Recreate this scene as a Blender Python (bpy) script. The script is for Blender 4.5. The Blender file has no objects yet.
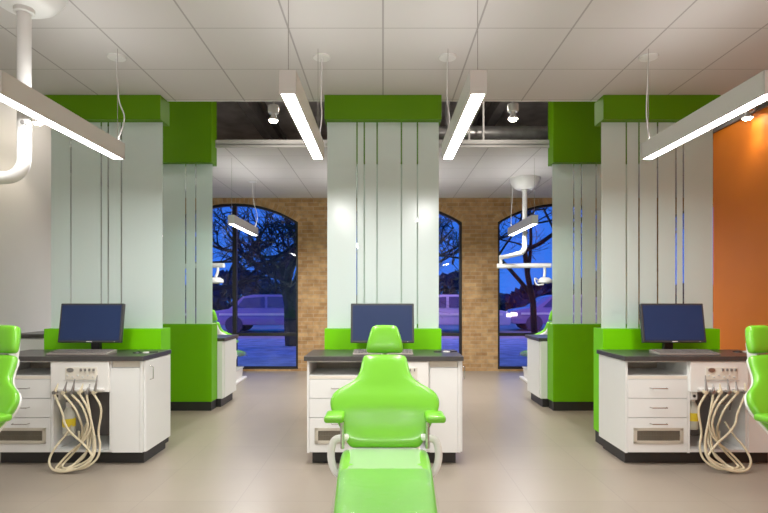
import bpy, bmesh, math, random
from mathutils import Vector, Matrix
random.seed(7)
PI = math.pi
SC = bpy.context.scene
COL = SC.collection

# ------------------------------------------------------------------ materials
def mat(name, color, rough=0.5, metal=0.0, coat=0.0, spec=0.5, vary=0.0, vscale=6.0, bump=0.0, bscale=80.0, emis=None, estr=0.0):
    m = bpy.data.materials.new(name); m.use_nodes = True
    nt = m.node_tree; b = nt.nodes['Principled BSDF']
    b.inputs['Base Color'].default_value = (*color, 1)
    b.inputs['Roughness'].default_value = rough
    b.inputs['Metallic'].default_value = metal
    b.inputs['Coat Weight'].default_value = coat
    b.inputs['Coat Roughness'].default_value = 0.12
    b.inputs['Specular IOR Level'].default_value = spec
    if emis:
        b.inputs['Emission Color'].default_value = (*emis, 1)
        b.inputs['Emission Strength'].default_value = estr
    if vary or bump:
        tc = nt.nodes.new('ShaderNodeTexCoord')
    if vary:
        n = nt.nodes.new('ShaderNodeTexNoise'); n.inputs['Scale'].default_value = vscale; n.inputs['Detail'].default_value = 4
        nt.links.new(tc.outputs['Object'], n.inputs['Vector'])
        r = nt.nodes.new('ShaderNodeValToRGB')
        r.color_ramp.elements[0].position = 0.3; r.color_ramp.elements[1].position = 0.7
        r.color_ramp.elements[0].color = (*[c * (1 - vary) for c in color], 1)
        r.color_ramp.elements[1].color = (*[min(1, c * (1 + vary)) for c in color], 1)
        nt.links.new(n.outputs['Fac'], r.inputs['Fac']); nt.links.new(r.outputs['Color'], b.inputs['Base Color'])
    if bump:
        n2 = nt.nodes.new('ShaderNodeTexNoise'); n2.inputs['Scale'].default_value = bscale
        nt.links.new(tc.outputs['Object'], n2.inputs['Vector'])
        bp = nt.nodes.new('ShaderNodeBump'); bp.inputs['Strength'].default_value = bump; bp.inputs['Distance'].default_value = 0.01
        nt.links.new(n2.outputs['Fac'], bp.inputs['Height']); nt.links.new(bp.outputs['Normal'], b.inputs['Normal'])
    return m

def emit(name, color, s):
    m = bpy.data.materials.new(name); m.use_nodes = True
    nt = m.node_tree; nt.nodes.remove(nt.nodes['Principled BSDF'])
    e = nt.nodes.new('ShaderNodeEmission'); e.inputs['Color'].default_value = (*color, 1); e.inputs['Strength'].default_value = s
    nt.links.new(e.outputs[0], nt.nodes['Material Output'].inputs['Surface'])
    return m

def mat_clear(name, tint=(1, 1, 1), refl=0.06, rough=0.02):
    m = bpy.data.materials.new(name); m.use_nodes = True
    nt = m.node_tree; nt.nodes.remove(nt.nodes['Principled BSDF'])
    t = nt.nodes.new('ShaderNodeBsdfTransparent'); t.inputs['Color'].default_value = (*tint, 1)
    g = nt.nodes.new('ShaderNodeBsdfGlossy'); g.inputs['Roughness'].default_value = rough
    mx = nt.nodes.new('ShaderNodeMixShader')
    lw = nt.nodes.new('ShaderNodeLayerWeight'); lw.inputs['Blend'].default_value = 0.25
    mm = nt.nodes.new('ShaderNodeMath'); mm.operation = 'MULTIPLY_ADD'
    mm.inputs[1].default_value = 0.5; mm.inputs[2].default_value = refl
    nt.links.new(lw.outputs['Fresnel'], mm.inputs[0]); nt.links.new(mm.outputs[0], mx.inputs['Fac'])
    nt.links.new(t.outputs[0], mx.inputs[1]); nt.links.new(g.outputs[0], mx.inputs[2])
    nt.links.new(mx.outputs[0], nt.nodes['Material Output'].inputs['Surface'])
    return m

def mat_frost(name):
    m = bpy.data.materials.new(name); m.use_nodes = True
    nt = m.node_tree; nt.nodes.remove(nt.nodes['Principled BSDF'])
    d = nt.nodes.new('ShaderNodeBsdfDiffuse'); d.inputs['Color'].default_value = (0.82, 0.93, 0.905, 1)
    t = nt.nodes.new('ShaderNodeBsdfTranslucent'); t.inputs['Color'].default_value = (0.86, 0.97, 0.94, 1)
    mx = nt.nodes.new('ShaderNodeMixShader'); mx.inputs['Fac'].default_value = 0.38
    g = nt.nodes.new('ShaderNodeBsdfGlossy'); g.inputs['Roughness'].default_value = 0.28
    tc = nt.nodes.new('ShaderNodeTexCoord'); n = nt.nodes.new('ShaderNodeTexNoise'); n.inputs['Scale'].default_value = 2
    nt.links.new(tc.outputs['Object'], n.inputs['Vector'])
    mr = nt.nodes.new('ShaderNodeMapRange'); mr.inputs['To Min'].default_value = 0.08; mr.inputs['To Max'].default_value = 0.14
    nt.links.new(n.outputs['Fac'], mr.inputs['Value'])
    m2 = nt.nodes.new('ShaderNodeMixShader'); nt.links.new(mr.outputs[0], m2.inputs['Fac'])
    nt.links.new(d.outputs[0], mx.inputs[1]); nt.links.new(t.outputs[0], mx.inputs[2])
    nt.links.new(mx.outputs[0], m2.inputs[1]); nt.links.new(g.outputs[0], m2.inputs[2])
    nt.links.new(m2.outputs[0], nt.nodes['Material Output'].inputs['Surface'])
    return m

def grid_mat(name, base, line, sx, sy, ox, oy, wx, wy, rough, vary=0.06, spec=0.5, tile_vary=0.03, vscale=3.0, bump=0.0):
    """square tiles with thin joints, from object X and Y"""
    m = bpy.data.materials.new(name); m.use_nodes = True
    nt = m.node_tree; L = nt.links; b = nt.nodes['Principled BSDF']
    b.inputs['Roughness'].default_value = rough; b.inputs['Specular IOR Level'].default_value = spec
    tc = nt.nodes.new('ShaderNodeTexCoord'); sp = nt.nodes.new('ShaderNodeSeparateXYZ'); L.new(tc.outputs['Object'], sp.inputs[0])
    def M(op, a, v=None, v2=None):
        n = nt.nodes.new('ShaderNodeMath'); n.operation = op
        for i, q in enumerate((a, v, v2)):
            if q is None: continue
            if hasattr(q, 'is_linked'): L.new(q, n.inputs[i])
            else: n.inputs[i].default_value = q
        return n.outputs[0]
    def axis(o, off, s, w):
        u = M('DIVIDE', M('SUBTRACT', o, off), s)
        f = M('FRACT', u); dd = M('ABSOLUTE', M('SUBTRACT', f, 0.5))      # 0.5 at a joint
        return M('GREATER_THAN', dd, 0.5 - w / s / 2), M('FLOOR', u)
    lx, cx = axis(sp.outputs['X'], ox, sx, wx)
    ly, cy = axis(sp.outputs['Y'], oy, sy, wy)
    ln = M('MAXIMUM', lx, ly)
    cb = nt.nodes.new('ShaderNodeCombineXYZ'); L.new(cx, cb.inputs[0]); L.new(cy, cb.inputs[1])
    wn = nt.nodes.new('ShaderNodeTexWhiteNoise'); L.new(cb.outputs[0], wn.inputs['Vector'])
    ns = nt.nodes.new('ShaderNodeTexNoise'); ns.inputs['Scale'].default_value = vscale; ns.inputs['Detail'].default_value = 6
    L.new(tc.outputs['Object'], ns.inputs['Vector'])
    k = M('ADD', M('MULTIPLY_ADD', wn.outputs['Value'], 2 * tile_vary, 1 - tile_vary), M('MULTIPLY_ADD', ns.outputs['Fac'], 2 * vary, -vary))
    vm = nt.nodes.new('ShaderNodeVectorMath'); vm.operation = 'SCALE'; vm.inputs[0].default_value = base; L.new(k, vm.inputs['Scale'])
    mx = nt.nodes.new('ShaderNodeMix'); mx.data_type = 'RGBA'
    L.new(ln, mx.inputs['Factor']); L.new(vm.outputs[0], mx.inputs[6]); mx.inputs[7].default_value = (*line, 1)
    L.new(mx.outputs[2], b.inputs['Base Color'])
    if bump:
        bp = nt.nodes.new('ShaderNodeBump'); bp.inputs['Strength'].default_value = bump; bp.inputs['Distance'].default_value = 0.005
        n3 = nt.nodes.new('ShaderNodeTexNoise'); n3.inputs['Scale'].default_value = 150; L.new(tc.outputs['Object'], n3.inputs['Vector'])
        L.new(n3.outputs['Fac'], bp.inputs['Height']); L.new(bp.outputs[0], b.inputs['Normal'])
    return m

def brick_mat(name, uv=False, bw=0.20, bh=0.066):
    m = bpy.data.materials.new(name); m.use_nodes = True
    nt = m.node_tree; L = nt.links; b = nt.nodes['Principled BSDF']; b.inputs['Roughness'].default_value = 0.85
    tc = nt.nodes.new('ShaderNodeTexCoord')
    if uv:
        src = tc.outputs['UV']
    else:
        sp = nt.nodes.new('ShaderNodeSeparateXYZ'); cb = nt.nodes.new('ShaderNodeCombineXYZ')
        L.new(tc.outputs['Object'], sp.inputs[0])
        ad = nt.nodes.new('ShaderNodeMath'); ad.operation = 'ADD'
        L.new(sp.outputs['X'], ad.inputs[0]); L.new(sp.outputs['Y'], ad.inputs[1])
        L.new(ad.outputs[0], cb.inputs[0]); L.new(sp.outputs['Z'], cb.inputs[1]); src = cb.outputs[0]
    br = nt.nodes.new('ShaderNodeTexBrick'); L.new(src, br.inputs['Vector'])
    br.inputs['Scale'].default_value = 1.0; br.inputs['Brick Width'].default_value = bw; br.inputs['Row Height'].default_value = bh
    br.inputs['Mortar Size'].default_value = 0.006; br.inputs['Bias'].default_value = -0.1
    br.inputs['Color1'].default_value = (0.46, 0.255, 0.105, 1); br.inputs['Color2'].default_value = (0.64, 0.40, 0.19, 1)
    br.inputs['Mortar'].default_value = (0.54, 0.39, 0.24, 1)
    n = nt.nodes.new('ShaderNodeTexNoise'); n.inputs['Scale'].default_value = 9; n.inputs['Detail'].default_value = 5
    L.new(tc.outputs['Object'], n.inputs['Vector'])
    mx = nt.nodes.new('ShaderNodeMix'); mx.data_type = 'RGBA'; mx.blend_type = 'MULTIPLY'; mx.inputs['Factor'].default_value = 0.8
    rp = nt.nodes.new('ShaderNodeValToRGB'); rp.color_ramp.elements[0].position = 0.3; rp.color_ramp.elements[0].color = (0.6, 0.55, 0.5, 1); rp.color_ramp.elements[1].position = 0.65
    L.new(n.outputs['Fac'], rp.inputs['Fac']); L.new(br.outputs['Color'], mx.inputs[6]); L.new(rp.outputs['Color'], mx.inputs[7])
    L.new(mx.outputs[2], b.inputs['Base Color'])
    bp = nt.nodes.new('ShaderNodeBump'); bp.inputs['Strength'].default_value = 0.6; bp.inputs['Distance'].default_value = 0.01; bp.invert = True
    L.new(br.outputs['Fac'], bp.inputs['Height']); L.new(bp.outputs[0], b.inputs['Normal'])
    return m

M_ = dict(
    ceil=grid_mat('ceiling_tile', (0.60, 0.58, 0.575), (0.36, 0.345, 0.34), 0.603, 0.606, 0.0, 3.362, 0.012, 0.007, 0.9, 0.02, 0.2, 0.012),
    floor=grid_mat('floor_tile', (0.335, 0.285, 0.230), (0.27, 0.23, 0.19), 0.602, 0.606, 0.30, 3.29, 0.004, 0.004, 0.34, 0.07, 0.5, 0.035, 2.2),
    white_wall=mat('white_wall', (0.74, 0.73, 0.71), 0.7, vary=0.02, vscale=2),
    orange=mat('orange_wall', (0.85, 0.215, 0.010), 0.6, vary=0.05, vscale=1.5),
    brick=brick_mat('brick'),
    brick_arch=brick_mat('brick_arch', True, 0.072, 0.115),
    deck=mat('dark_deck', (0.55, 0.53, 0.53), 0.8, vary=0.3, vscale=3),
    steel_dark=mat('dark_steel', (0.16, 0.15, 0.15), 0.6, vary=0.2),
    green=mat('green_laminate_lit', (0.17, 0.63, 0.0), 0.42, spec=0.22, vary=0.03, vscale=2),  # front low walls: light from the worktops put into a brighter green
    green_rear=mat('green_laminate_shaded', (0.135, 0.43, 0.0), 0.45, spec=0.22, vary=0.03, vscale=2),  # same laminate, its shade at the rear put into a darker green
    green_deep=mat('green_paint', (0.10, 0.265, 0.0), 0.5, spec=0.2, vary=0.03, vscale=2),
    kick=mat('black_kick', (0.022, 0.021, 0.021), 0.45, vary=0.15),
    white=mat('white_laminate', (0.79, 0.80, 0.785), 0.35, vary=0.012, vscale=3),
    cream=mat('cream_edge', (0.76, 0.72, 0.63), 0.5, vary=0.03),
    inside=mat('cabinet_inside', (0.52, 0.48, 0.42), 0.6, vary=0.06),
    bay=mat('bay_grey', (0.22, 0.20, 0.195), 0.6, vary=0.1),
    worktop=mat('charcoal_worktop', (0.050, 0.046, 0.045), 0.32, vary=0.15, vscale=30),
    chrome=mat('brushed_steel', (0.55, 0.54, 0.52), 0.25, 1.0, vary=0.05),
    grille=mat('grille_bronze', (0.20, 0.18, 0.14), 0.45, 0.5, vary=0.1),
    frame_alu=mat('grille_frame', (0.60, 0.56, 0.47), 0.4, 0.3, vary=0.05),
    black=mat('black_plastic', (0.016, 0.016, 0.017), 0.4, vary=0.1),
    bezel=mat('monitor_bezel', (0.035, 0.036, 0.038), 0.35, vary=0.1),
    screen=mat('monitor_screen', (0.012, 0.022, 0.062), 0.38, spec=0.2, vary=0.05, emis=(0.02, 0.04, 0.12), estr=0.22),
    keyb=mat('keyboard_body', (0.30, 0.27, 0.25), 0.4, 0.3, vary=0.05),
    keys=mat('keyboard_keys', (0.17, 0.155, 0.15), 0.5, vary=0.1),
    hose=mat('cream_hose', (0.66, 0.58, 0.40), 0.45, vary=0.06, vscale=20),
    hand=mat('handpiece_metal', (0.30, 0.29, 0.28), 0.3, 0.8, vary=0.05),
    plastic=mat('white_plastic', (0.80, 0.79, 0.76), 0.3, vary=0.015),
    plastic_grey=mat('pale_grey_plastic', (0.62, 0.62, 0.60), 0.35, vary=0.02),
    bottle=mat('bottle_plastic', (0.62, 0.63, 0.55), 0.25, vary=0.04),
    yellow=mat('yellow_label', (0.80, 0.62, 0.03), 0.5, vary=0.05),
    vinyl=mat('green_vinyl', (0.155, 0.50, 0.020), 0.30, coat=0.25, spec=0.5, vary=0.02, vscale=4, bump=0.03, bscale=220),
    sheet=None,
    shell=mat('chair_shell', (0.80, 0.80, 0.77), 0.3, vary=0.015),
    window=mat('black_window_frame', (0.010, 0.010, 0.011), 0.5, vary=0.1),
    lamp=mat('lamp_white', (0.70, 0.70, 0.69), 0.35, vary=0.01),
    lampglow=emit('lamp_diffuser', (1.0, 0.985, 0.95), 14.0),
    beam=mat('beam_grey', (0.40, 0.40, 0.395), 0.6, vary=0.03),
    bulb=emit('spot_bulb', (1.0, 0.86, 0.65), 45.0),
    cord=mat('pale_cord', (0.62, 0.61, 0.60), 0.5, vary=0.05),
    duct=mat('galvanised_duct', (0.36, 0.36, 0.36), 0.35, 0.8, vary=0.2, vscale=10),
    reflector=mat('lamp_reflector', (0.70, 0.74, 0.22), 0.25, 0.2, vary=0.05),
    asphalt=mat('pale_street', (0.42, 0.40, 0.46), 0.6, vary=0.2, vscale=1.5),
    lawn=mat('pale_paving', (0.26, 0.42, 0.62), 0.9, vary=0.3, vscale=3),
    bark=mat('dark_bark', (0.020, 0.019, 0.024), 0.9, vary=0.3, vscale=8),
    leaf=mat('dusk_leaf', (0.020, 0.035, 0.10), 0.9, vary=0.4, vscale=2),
    car_lilac=mat('lilac_trail_paint', (0.36, 0.26, 0.50), 0.25, 0.2, coat=0.6, vary=0.02),  # violet of the passing light trails put into the paint
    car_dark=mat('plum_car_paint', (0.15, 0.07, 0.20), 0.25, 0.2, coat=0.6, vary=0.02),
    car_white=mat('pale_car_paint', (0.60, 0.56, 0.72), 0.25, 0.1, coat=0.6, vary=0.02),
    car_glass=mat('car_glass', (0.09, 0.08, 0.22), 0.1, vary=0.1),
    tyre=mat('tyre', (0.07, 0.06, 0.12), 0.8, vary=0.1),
    head=emit('car_headlamp', (1.0, 0.80, 0.95), 2.0),
    tail=emit('car_taillamp', (1.0, 0.2, 0.45), 2.5),
    clear=mat_clear('clear_glass', (0.93, 0.97, 0.95), 0.03),
    winglass=mat_clear('window_glass', (0.92, 0.94, 0.98), 0.035),
    frost=mat_frost('frosted_film'),
)
def make_sheet():
    m = mat_clear('protective_sheet', (0.95, 1.0, 0.92), 0.035, 0.2)
    nt = m.node_tree; L = nt.links
    tc = nt.nodes.new('ShaderNodeTexCoord'); n = nt.nodes.new('ShaderNodeTexNoise'); n.inputs['Scale'].default_value = 14; n.inputs['Detail'].default_value = 5
    L.new(tc.outputs['Object'], n.inputs['Vector'])
    bp = nt.nodes.new('ShaderNodeBump'); bp.inputs['Strength'].default_value = 0.5; bp.inputs['Distance'].default_value = 0.02
    L.new(n.outputs['Fac'], bp.inputs['Height'])
    for nd in nt.nodes:
        if nd.type == 'BSDF_GLOSSY': L.new(bp.outputs[0], nd.inputs['Normal'])
    return m
M_['sheet'] = make_sheet()
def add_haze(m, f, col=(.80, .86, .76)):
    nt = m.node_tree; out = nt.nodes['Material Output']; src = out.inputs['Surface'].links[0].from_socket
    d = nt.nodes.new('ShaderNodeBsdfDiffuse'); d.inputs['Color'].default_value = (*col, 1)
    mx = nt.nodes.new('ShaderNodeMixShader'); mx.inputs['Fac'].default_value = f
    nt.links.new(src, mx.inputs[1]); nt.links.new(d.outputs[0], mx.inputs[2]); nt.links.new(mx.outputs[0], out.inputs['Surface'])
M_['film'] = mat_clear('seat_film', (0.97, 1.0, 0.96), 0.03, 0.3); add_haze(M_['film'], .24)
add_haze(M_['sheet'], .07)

# ------------------------------------------------------------------ mesh helpers
class MB:
    def __init__(s): s.bm = bmesh.new()
    def box(s, x0, x1, y0, y1, z0, z1, bev=0.0, seg=2):
        t = bmesh.new(); bmesh.ops.create_cube(t, size=1)
        for v in t.verts:
            v.co = Vector(((x0 + x1) / 2 + v.co.x * (x1 - x0), (y0 + y1) / 2 + v.co.y * (y1 - y0), (z0 + z1) / 2 + v.co.z * (z1 - z0)))
        if bev: bmesh.ops.bevel(t, geom=t.edges[:], offset=bev, segments=seg, affect='EDGES', profile=0.5)
        return s.add(t)
    def add(s, t):
        me = bpy.data.meshes.new('tmp'); t.to_mesh(me); t.free(); s.bm.from_mesh(me); bpy.data.meshes.remove(me); return s
    def tube(s, pts, r, n=10, cap=True, flat=1.0):
        """pts polyline; r a number or a list; flat squashes the section sideways"""
        pts = [Vector(p) for p in pts]; rs = r if isinstance(r, (list, tuple)) else [r] * len(pts)
        up = None; rings = []
        for i, p in enumerate(pts):
            d = (pts[min(i + 1, len(pts) - 1)] - pts[max(i - 1, 0)]).normalized()
            if up is None:
                up = Vector((0, 0, 1)) if abs(d.z) < 0.9 else Vector((1, 0, 0))
            a = (up - d * up.dot(d)).normalized(); up = a; b = d.cross(a)
            rings.append([s.bm.verts.new(p + (a * math.cos(2 * PI * k / n) + b * math.sin(2 * PI * k / n) * flat) * rs[i]) for k in range(n)])
        for i in range(len(rings) - 1):
            for k in range(n):
                s.bm.faces.new((rings[i][k], rings[i][(k + 1) % n], rings[i + 1][(k + 1) % n], rings[i + 1][k]))
        if cap:
            s.bm.faces.new(rings[0][::-1]); s.bm.faces.new(rings[-1])
        return s
    def lathe(s, prof, c, n=32):
        """prof [(r, z)...] about vertical axis through c"""
        rings = []
        for r, z in prof:
            rings.append([s.bm.verts.new((c[0] + r * math.cos(2 * PI * k / n), c[1] + r * math.sin(2 * PI * k / n), c[2] + z)) for k in range(n)] if r > 1e-6 else [s.bm.verts.new((c[0], c[1], c[2] + z))])
        for a, b in zip(rings, rings[1:]):
            for k in range(n):
                q = [a[k % len(a)], a[(k + 1) % len(a)], b[(k + 1) % len(b)], b[k % len(b)]]
                u = []
                for v in q:
                    if v not in u: u.append(v)
                if len(u) > 2: s.bm.faces.new(u)
        return s
    def prism(s, poly, axis, a, b, bev=0.0):
        """poly of 2D points extruded along axis 'x','y' or 'z' from a to b"""
        t = bmesh.new()
        def P(u, v, w):
            return {'x': (w, u, v), 'y': (u, w, v), 'z': (u, v, w)}[axis]
        A = [t.verts.new(P(u, v, a)) for u, v in poly]; B = [t.verts.new(P(u, v, b)) for u, v in poly]
        t.faces.new(A); t.faces.new(B[::-1])
        for i in range(len(poly)): t.faces.new((A[i], B[i], B[(i + 1) % len(poly)], A[(i + 1) % len(poly)]))
        bmesh.ops.recalc_face_normals(t, faces=t.faces)
        if bev: bmesh.ops.bevel(t, geom=t.edges[:], offset=bev, segments=2, affect='EDGES', profile=0.5)
        return s.add(t)
    def build(s, name, m, parent=None, smooth=False, sub=0, angle=40):
        bmesh.ops.recalc_face_normals(s.bm, faces=s.bm.faces)
        me = bpy.data.meshes.new(name); s.bm.to_mesh(me); s.bm.free()
        me.materials.append(m)
        o = bpy.data.objects.new(name, me); COL.objects.link(o)
        if parent is not None: o.parent = parent
        if smooth:
            for p in me.polygons: p.use_smooth = True
            if angle: 
                try: me.set_sharp_from_angle(angle=math.radians(angle))
                except Exception: pass
        if sub:
            md = o.modifiers.new('Subdivision', 'SUBSURF'); md.levels = sub; md.render_levels = sub
        return o

def thing(name, label, cat, loc=(0, 0, 0), rz=0.0, group=None):
    o = bpy.data.objects.new(name, None); COL.objects.link(o); o.location = loc; o.rotation_euler = (0, 0, rz)
    o.empty_display_size = 0.1
    o['label'] = label; o['category'] = cat
    if group: o['group'] = group
    return o
def tag(o, label, cat, group=None):
    o['label'] = label; o['category'] = cat
    if group: o['group'] = group
    return o
def struct(name, mb, m, **k):
    o = mb.build(name, m, **k); o['kind'] = 'structure'; return o
def dup(root, loc=None, rz=None, label=None):
    def cp(o, par):
        c = o.copy(); COL.objects.link(c)
        if par is not None: c.parent = par
        for ch in list(o.children): cp(ch, c)
        return c
    r = cp(root, None)
    if loc is not None: r.location = loc
    if rz is not None: r.rotation_euler = (0, 0, rz)
    if label: r['label'] = label
    return r
def smooth_path(pts, k=8):
    """Catmull-Rom through pts"""
    P = [Vector(p) for p in pts]; P = [2 * P[0] - P[1]] + P + [2 * P[-1] - P[-2]]; out = []
    for i in range(1, len(P) - 2):
        for j in range(k):
            t = j / k; a, b, c, d = P[i - 1], P[i], P[i + 1], P[i + 2]
            out.append(0.5 * ((2 * b) + (c - a) * t + (2 * a - 5 * b + 4 * c - d) * t * t + (3 * b - a - 3 * c + d) * t ** 3))
    out.append(P[-2]); return out

# ------------------------------------------------------------------ the room
CZ = 2.985            # suspended ceiling
XW = 3.77             # side walls
XR = 4.30             # the rear bay is wider
XE = 7.20             # and reaches further beyond the orange wall
YJ = 6.03             # where it widens
YB = 9.10             # brick wall
YF = -2.2             # wall behind the photographer
DECK = 3.95
struct('floor', MB().box(-XR - .1, XE + .1, YF, YB + .35, -0.1, 0), M_['floor'])
struct('ceiling', MB().box(-XW, XW, YF, 4.613, CZ, CZ + 0.03), M_['ceil'])
struct('ceiling_rear', MB().box(-XR, XE, 6.04, YB, CZ, CZ + 0.03), M_['ceil'])
struct('trim_1', MB().box(-XW, XW, 6.03, 6.05, CZ - 0.002, CZ + 0.088, 0.004).box(-XW, XW, 6.03, 6.16, CZ + .03, CZ + .04), M_['beam'])
struct('trim_2', MB().box(-XW, XW, 4.605, 4.62, CZ - 0.001, CZ + 0.07, 0.003), M_['white'])
struct('ceiling_deck', MB().box(-XR, XE, YF, YB, DECK, DECK + 0.1), M_['deck'])
struct('wall_left', MB().box(-XW - 0.1, -XW, YF, YJ, 0, DECK).box(-XR, -XW - .1, YJ - .1, YJ, 0, DECK).box(-XR - 0.1, -XR, YJ - .1, YB + .35, 0, DECK), M_['white_wall'])
struct('wall_right', MB().box(XW, XW + 0.1, YF, YJ, 0, 3.16).box(XW + .1, XE, YJ - .1, YJ, 0, 3.16), M_['orange'])
struct('wall_right_upper', MB().box(XW, XW + 0.1, YF, YJ, 3.16, DECK).box(XW + .1, XE, YJ - .1, YJ, 3.16, DECK), M_['plastic_grey'])
struct('wall_far_right', MB().box(XE, XE + 0.1, YJ - .1, YB + .35, 0, DECK), M_['white_wall'])
struct('trim_7', MB().box(XW - .03, XW, 4.66, YJ, 3.14, 3.19), M_['steel_dark'])  # dark strip stands in for the shadow line atop the orange wall
struct('wall_front', MB().box(-XW, XW, YF - 0.1, YF, 0, DECK), M_['white_wall'])

# brick wall with three arched openings
WC = [-2.575, 0.257, 3.089, 5.921]; HW = 1.11; ZS = 2.57; ZP = 2.90; Z0 = 0.03
R_ = (HW ** 2 + (ZP - ZS) ** 2) / (2 * (ZP - ZS)); ZC = ZP - R_
def arch(dx): return ZC + math.sqrt(max(0, R_ ** 2 - dx ** 2))
NA = 28
def brick_wall():
    mb = MB(); bm = mb.bm; T = 0.32
    def quad(x0, x1, za0, za1, zb0, zb1, y): bm.faces.new([bm.verts.new(p) for p in ((x0, y, za0), (x1, y, za1), (x1, y, zb1), (x0, y, zb0))])
    top = DECK
    edges = [-XR]
    for c in WC: edges += [c - HW, c + HW]
    edges.append(XE)
    for i in range(0, len(edges) - 1, 2):
        a, b = edges[i], edges[i + 1]
        if b > a:
            for y in (YB, YB + T): quad(a, b, 0, 0, top, top, y)
    for c in WC:
        for k in range(NA):
            x0 = c - HW + 2 * HW * k / NA; x1 = c - HW + 2 * HW * (k + 1) / NA
            z0, z1 = arch(x0 - c), arch(x1 - c)
            for y in (YB, YB + T):
                quad(x0, x1, z0, z1, top, top, y); quad(x0, x1, 0, 0, Z0, Z0, y)
            bm.faces.new([bm.verts.new(p) for p in ((x0, YB, z0), (x1, YB, z1), (x1, YB + T, z1), (x0, YB + T, z0))])
        for sx in (-1, 1):
            x = c + sx * HW
            bm.faces.new([bm.verts.new(p) for p in ((x, YB, Z0), (x, YB, ZS), (x, YB + T, ZS), (x, YB + T, Z0))])
        bm.faces.new([bm.verts.new(p) for p in ((c - HW, YB, Z0), (c + HW, YB, Z0), (c + HW, YB + T, Z0), (c - HW, YB + T, Z0))])
    bmesh.ops.remove_doubles(bm, verts=bm.verts, dist=0.0005)
    return mb
struct('wall_back', brick_wall(), M_['brick'])

def arch_band(c, i):
    mb = MB(); bm = mb.bm; uvl = bm.loops.layers.uv.new('UVMap'); a0 = math.asin(HW / R_); y = YB - 0.006
    for k in range(NA):
        f = []
        for (kk, rr) in ((k, R_ + .004), (k + 1, R_ + .004), (k + 1, R_ + .115), (k, R_ + .115)):
            a = -a0 + 2 * a0 * kk / NA; z = ZC + rr * math.cos(a)
            f.append((c + rr * math.sin(a), y, min(z, CZ - .002), a * R_, rr - R_ ))
        vs = [bm.verts.new(p[:3]) for p in f]
        fc = bm.faces.new(vs)
        for l, p in zip(fc.loops, f): l[uvl].uv = (p[3], p[4])
        # under edge back to the wall
        bm.faces.new([bm.verts.new(p) for p in ((f[0][0], y, f[0][2]), (f[1][0], y, f[1][2]), (f[1][0], YB + .002, f[1][2]), (f[0][0], YB + .002, f[0][2]))])
    struct('trim_%d' % (3 + i), mb, M_['brick_arch'])
for i, c in enumerate(WC): arch_band(c, i)

def window(c, i):
    y0, y1 = YB + 0.05, YB + 0.13; fw = 0.042
    root = bpy.data.objects.new('window_%d' % (i + 1), None); COL.objects.link(root); root['kind'] = 'structure'
    root.location = (c, y0, 0)
    mb = MB(); bm = mb.bm
    # outer frame ring following the arch
    out = [(-HW, Z0)] + [(-HW + 2 * HW * k / NA, arch(-HW + 2 * HW * k / NA)) for k in range(NA + 1)] + [(HW, Z0)]
    inn = []
    for (x, z) in out:
        xi = max(-HW + fw, min(HW - fw, x)); zi = Z0 + fw if z == Z0 else min(z, arch(xi)) - fw
        inn.append((xi, zi))
    n = len(out)
    for yy in (0, y1 - y0):
        for k in range(n):
            a, b = k, (k + 1) % n
            bm.faces.new([bm.verts.new(p) for p in ((out[a][0], yy, out[a][1]), (out[b][0], yy, out[b][1]), (inn[b][0], yy, inn[b][1]), (inn[a][0], yy, inn[a][1]))])
    for k in range(n):
        a, b = k, (k + 1) % n
        bm.faces.new([bm.verts.new(p) for p in ((inn[a][0], 0, inn[a][1]), (inn[b][0], 0, inn[b][1]), (inn[b][0], y1 - y0, inn[b][1]), (inn[a][0], y1 - y0, inn[a][1]))])
    bmesh.ops.remove_doubles(bm, verts=bm.verts, dist=0.0004)
    mb.build('window_frame', M_['window'], root)
    MB().box(-.035, .035, .0, .08, Z0 + fw, ZP - fw, .004).build('mullion', M_['window'], root)
    MB().box(-HW + fw, -.035, .01, .07, .60, .655, .004).build('transom', M_['window'], root)
    MB().box(.035, HW - fw, .01, .07, .60, .655, .004).build('transom', M_['window'], root)
    for sx in (-1, 1):
        g = MB(); K = 12
        x0, x1 = (.035, HW - fw) if sx > 0 else (-HW + fw, -.035)
        xs = [x0 + (x1 - x0) * k / K for k in range(K + 1)]
        poly = [(x0, .655)] + [(x1, .655)] + [(x, arch(x) - fw) for x in xs[::-1]]
        g.bm.faces.new([g.bm.verts.new((x, .04, z)) for x, z in poly]); g.build('window_pane', M_['winglass'], root)
        g = MB(); g.bm.faces.new([g.bm.verts.new(p) for p in ((x0, .04, Z0 + fw), (x1, .04, Z0 + fw), (x1, .04, .60), (x0, .04, .60))]); g.build('window_pane', M_['winglass'], root)
for i, c in enumerate(WC): window(c, i)

# open plenum: joists, duct, rods
for x, lb in ((-1.68, 'dark steel joist above the ceiling slot between the white wall and middle partitions'), (1.45, 'dark steel joist above the ceiling slot on the air duct side')):
    mb = MB().box(x - .06, x + .06, 4.66, 8.9, 3.86, 3.95).box(x - .006, x + .006, 4.66, 8.9, 3.60, 3.86).box(x - .06, x + .06, 4.66, 8.9, 3.585, 3.60)
    tag(mb.build('ceiling_joist', M_['steel_dark']), lb, 'beam')
mb = MB(); mb.tube([(0.2, 6.55, 3.31), (XR, 6.55, 3.31)], .085, 24)
for k in range(14): mb.tube([(.35 + k * .27, 6.55, 3.31), (.365 + k * .27, 6.55, 3.31)], .091, 24)
for x in (.8, 2.2, 3.5): mb.box(x - .015, x + .015, 6.46, 6.466, 3.31, DECK).box(x - .015, x + .015, 6.634, 6.64, 3.31, DECK)
tag(mb.build('air_duct', M_['duct'], smooth=True), 'round galvanised air duct running sideways above the ceiling slot', 'duct')
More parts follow.
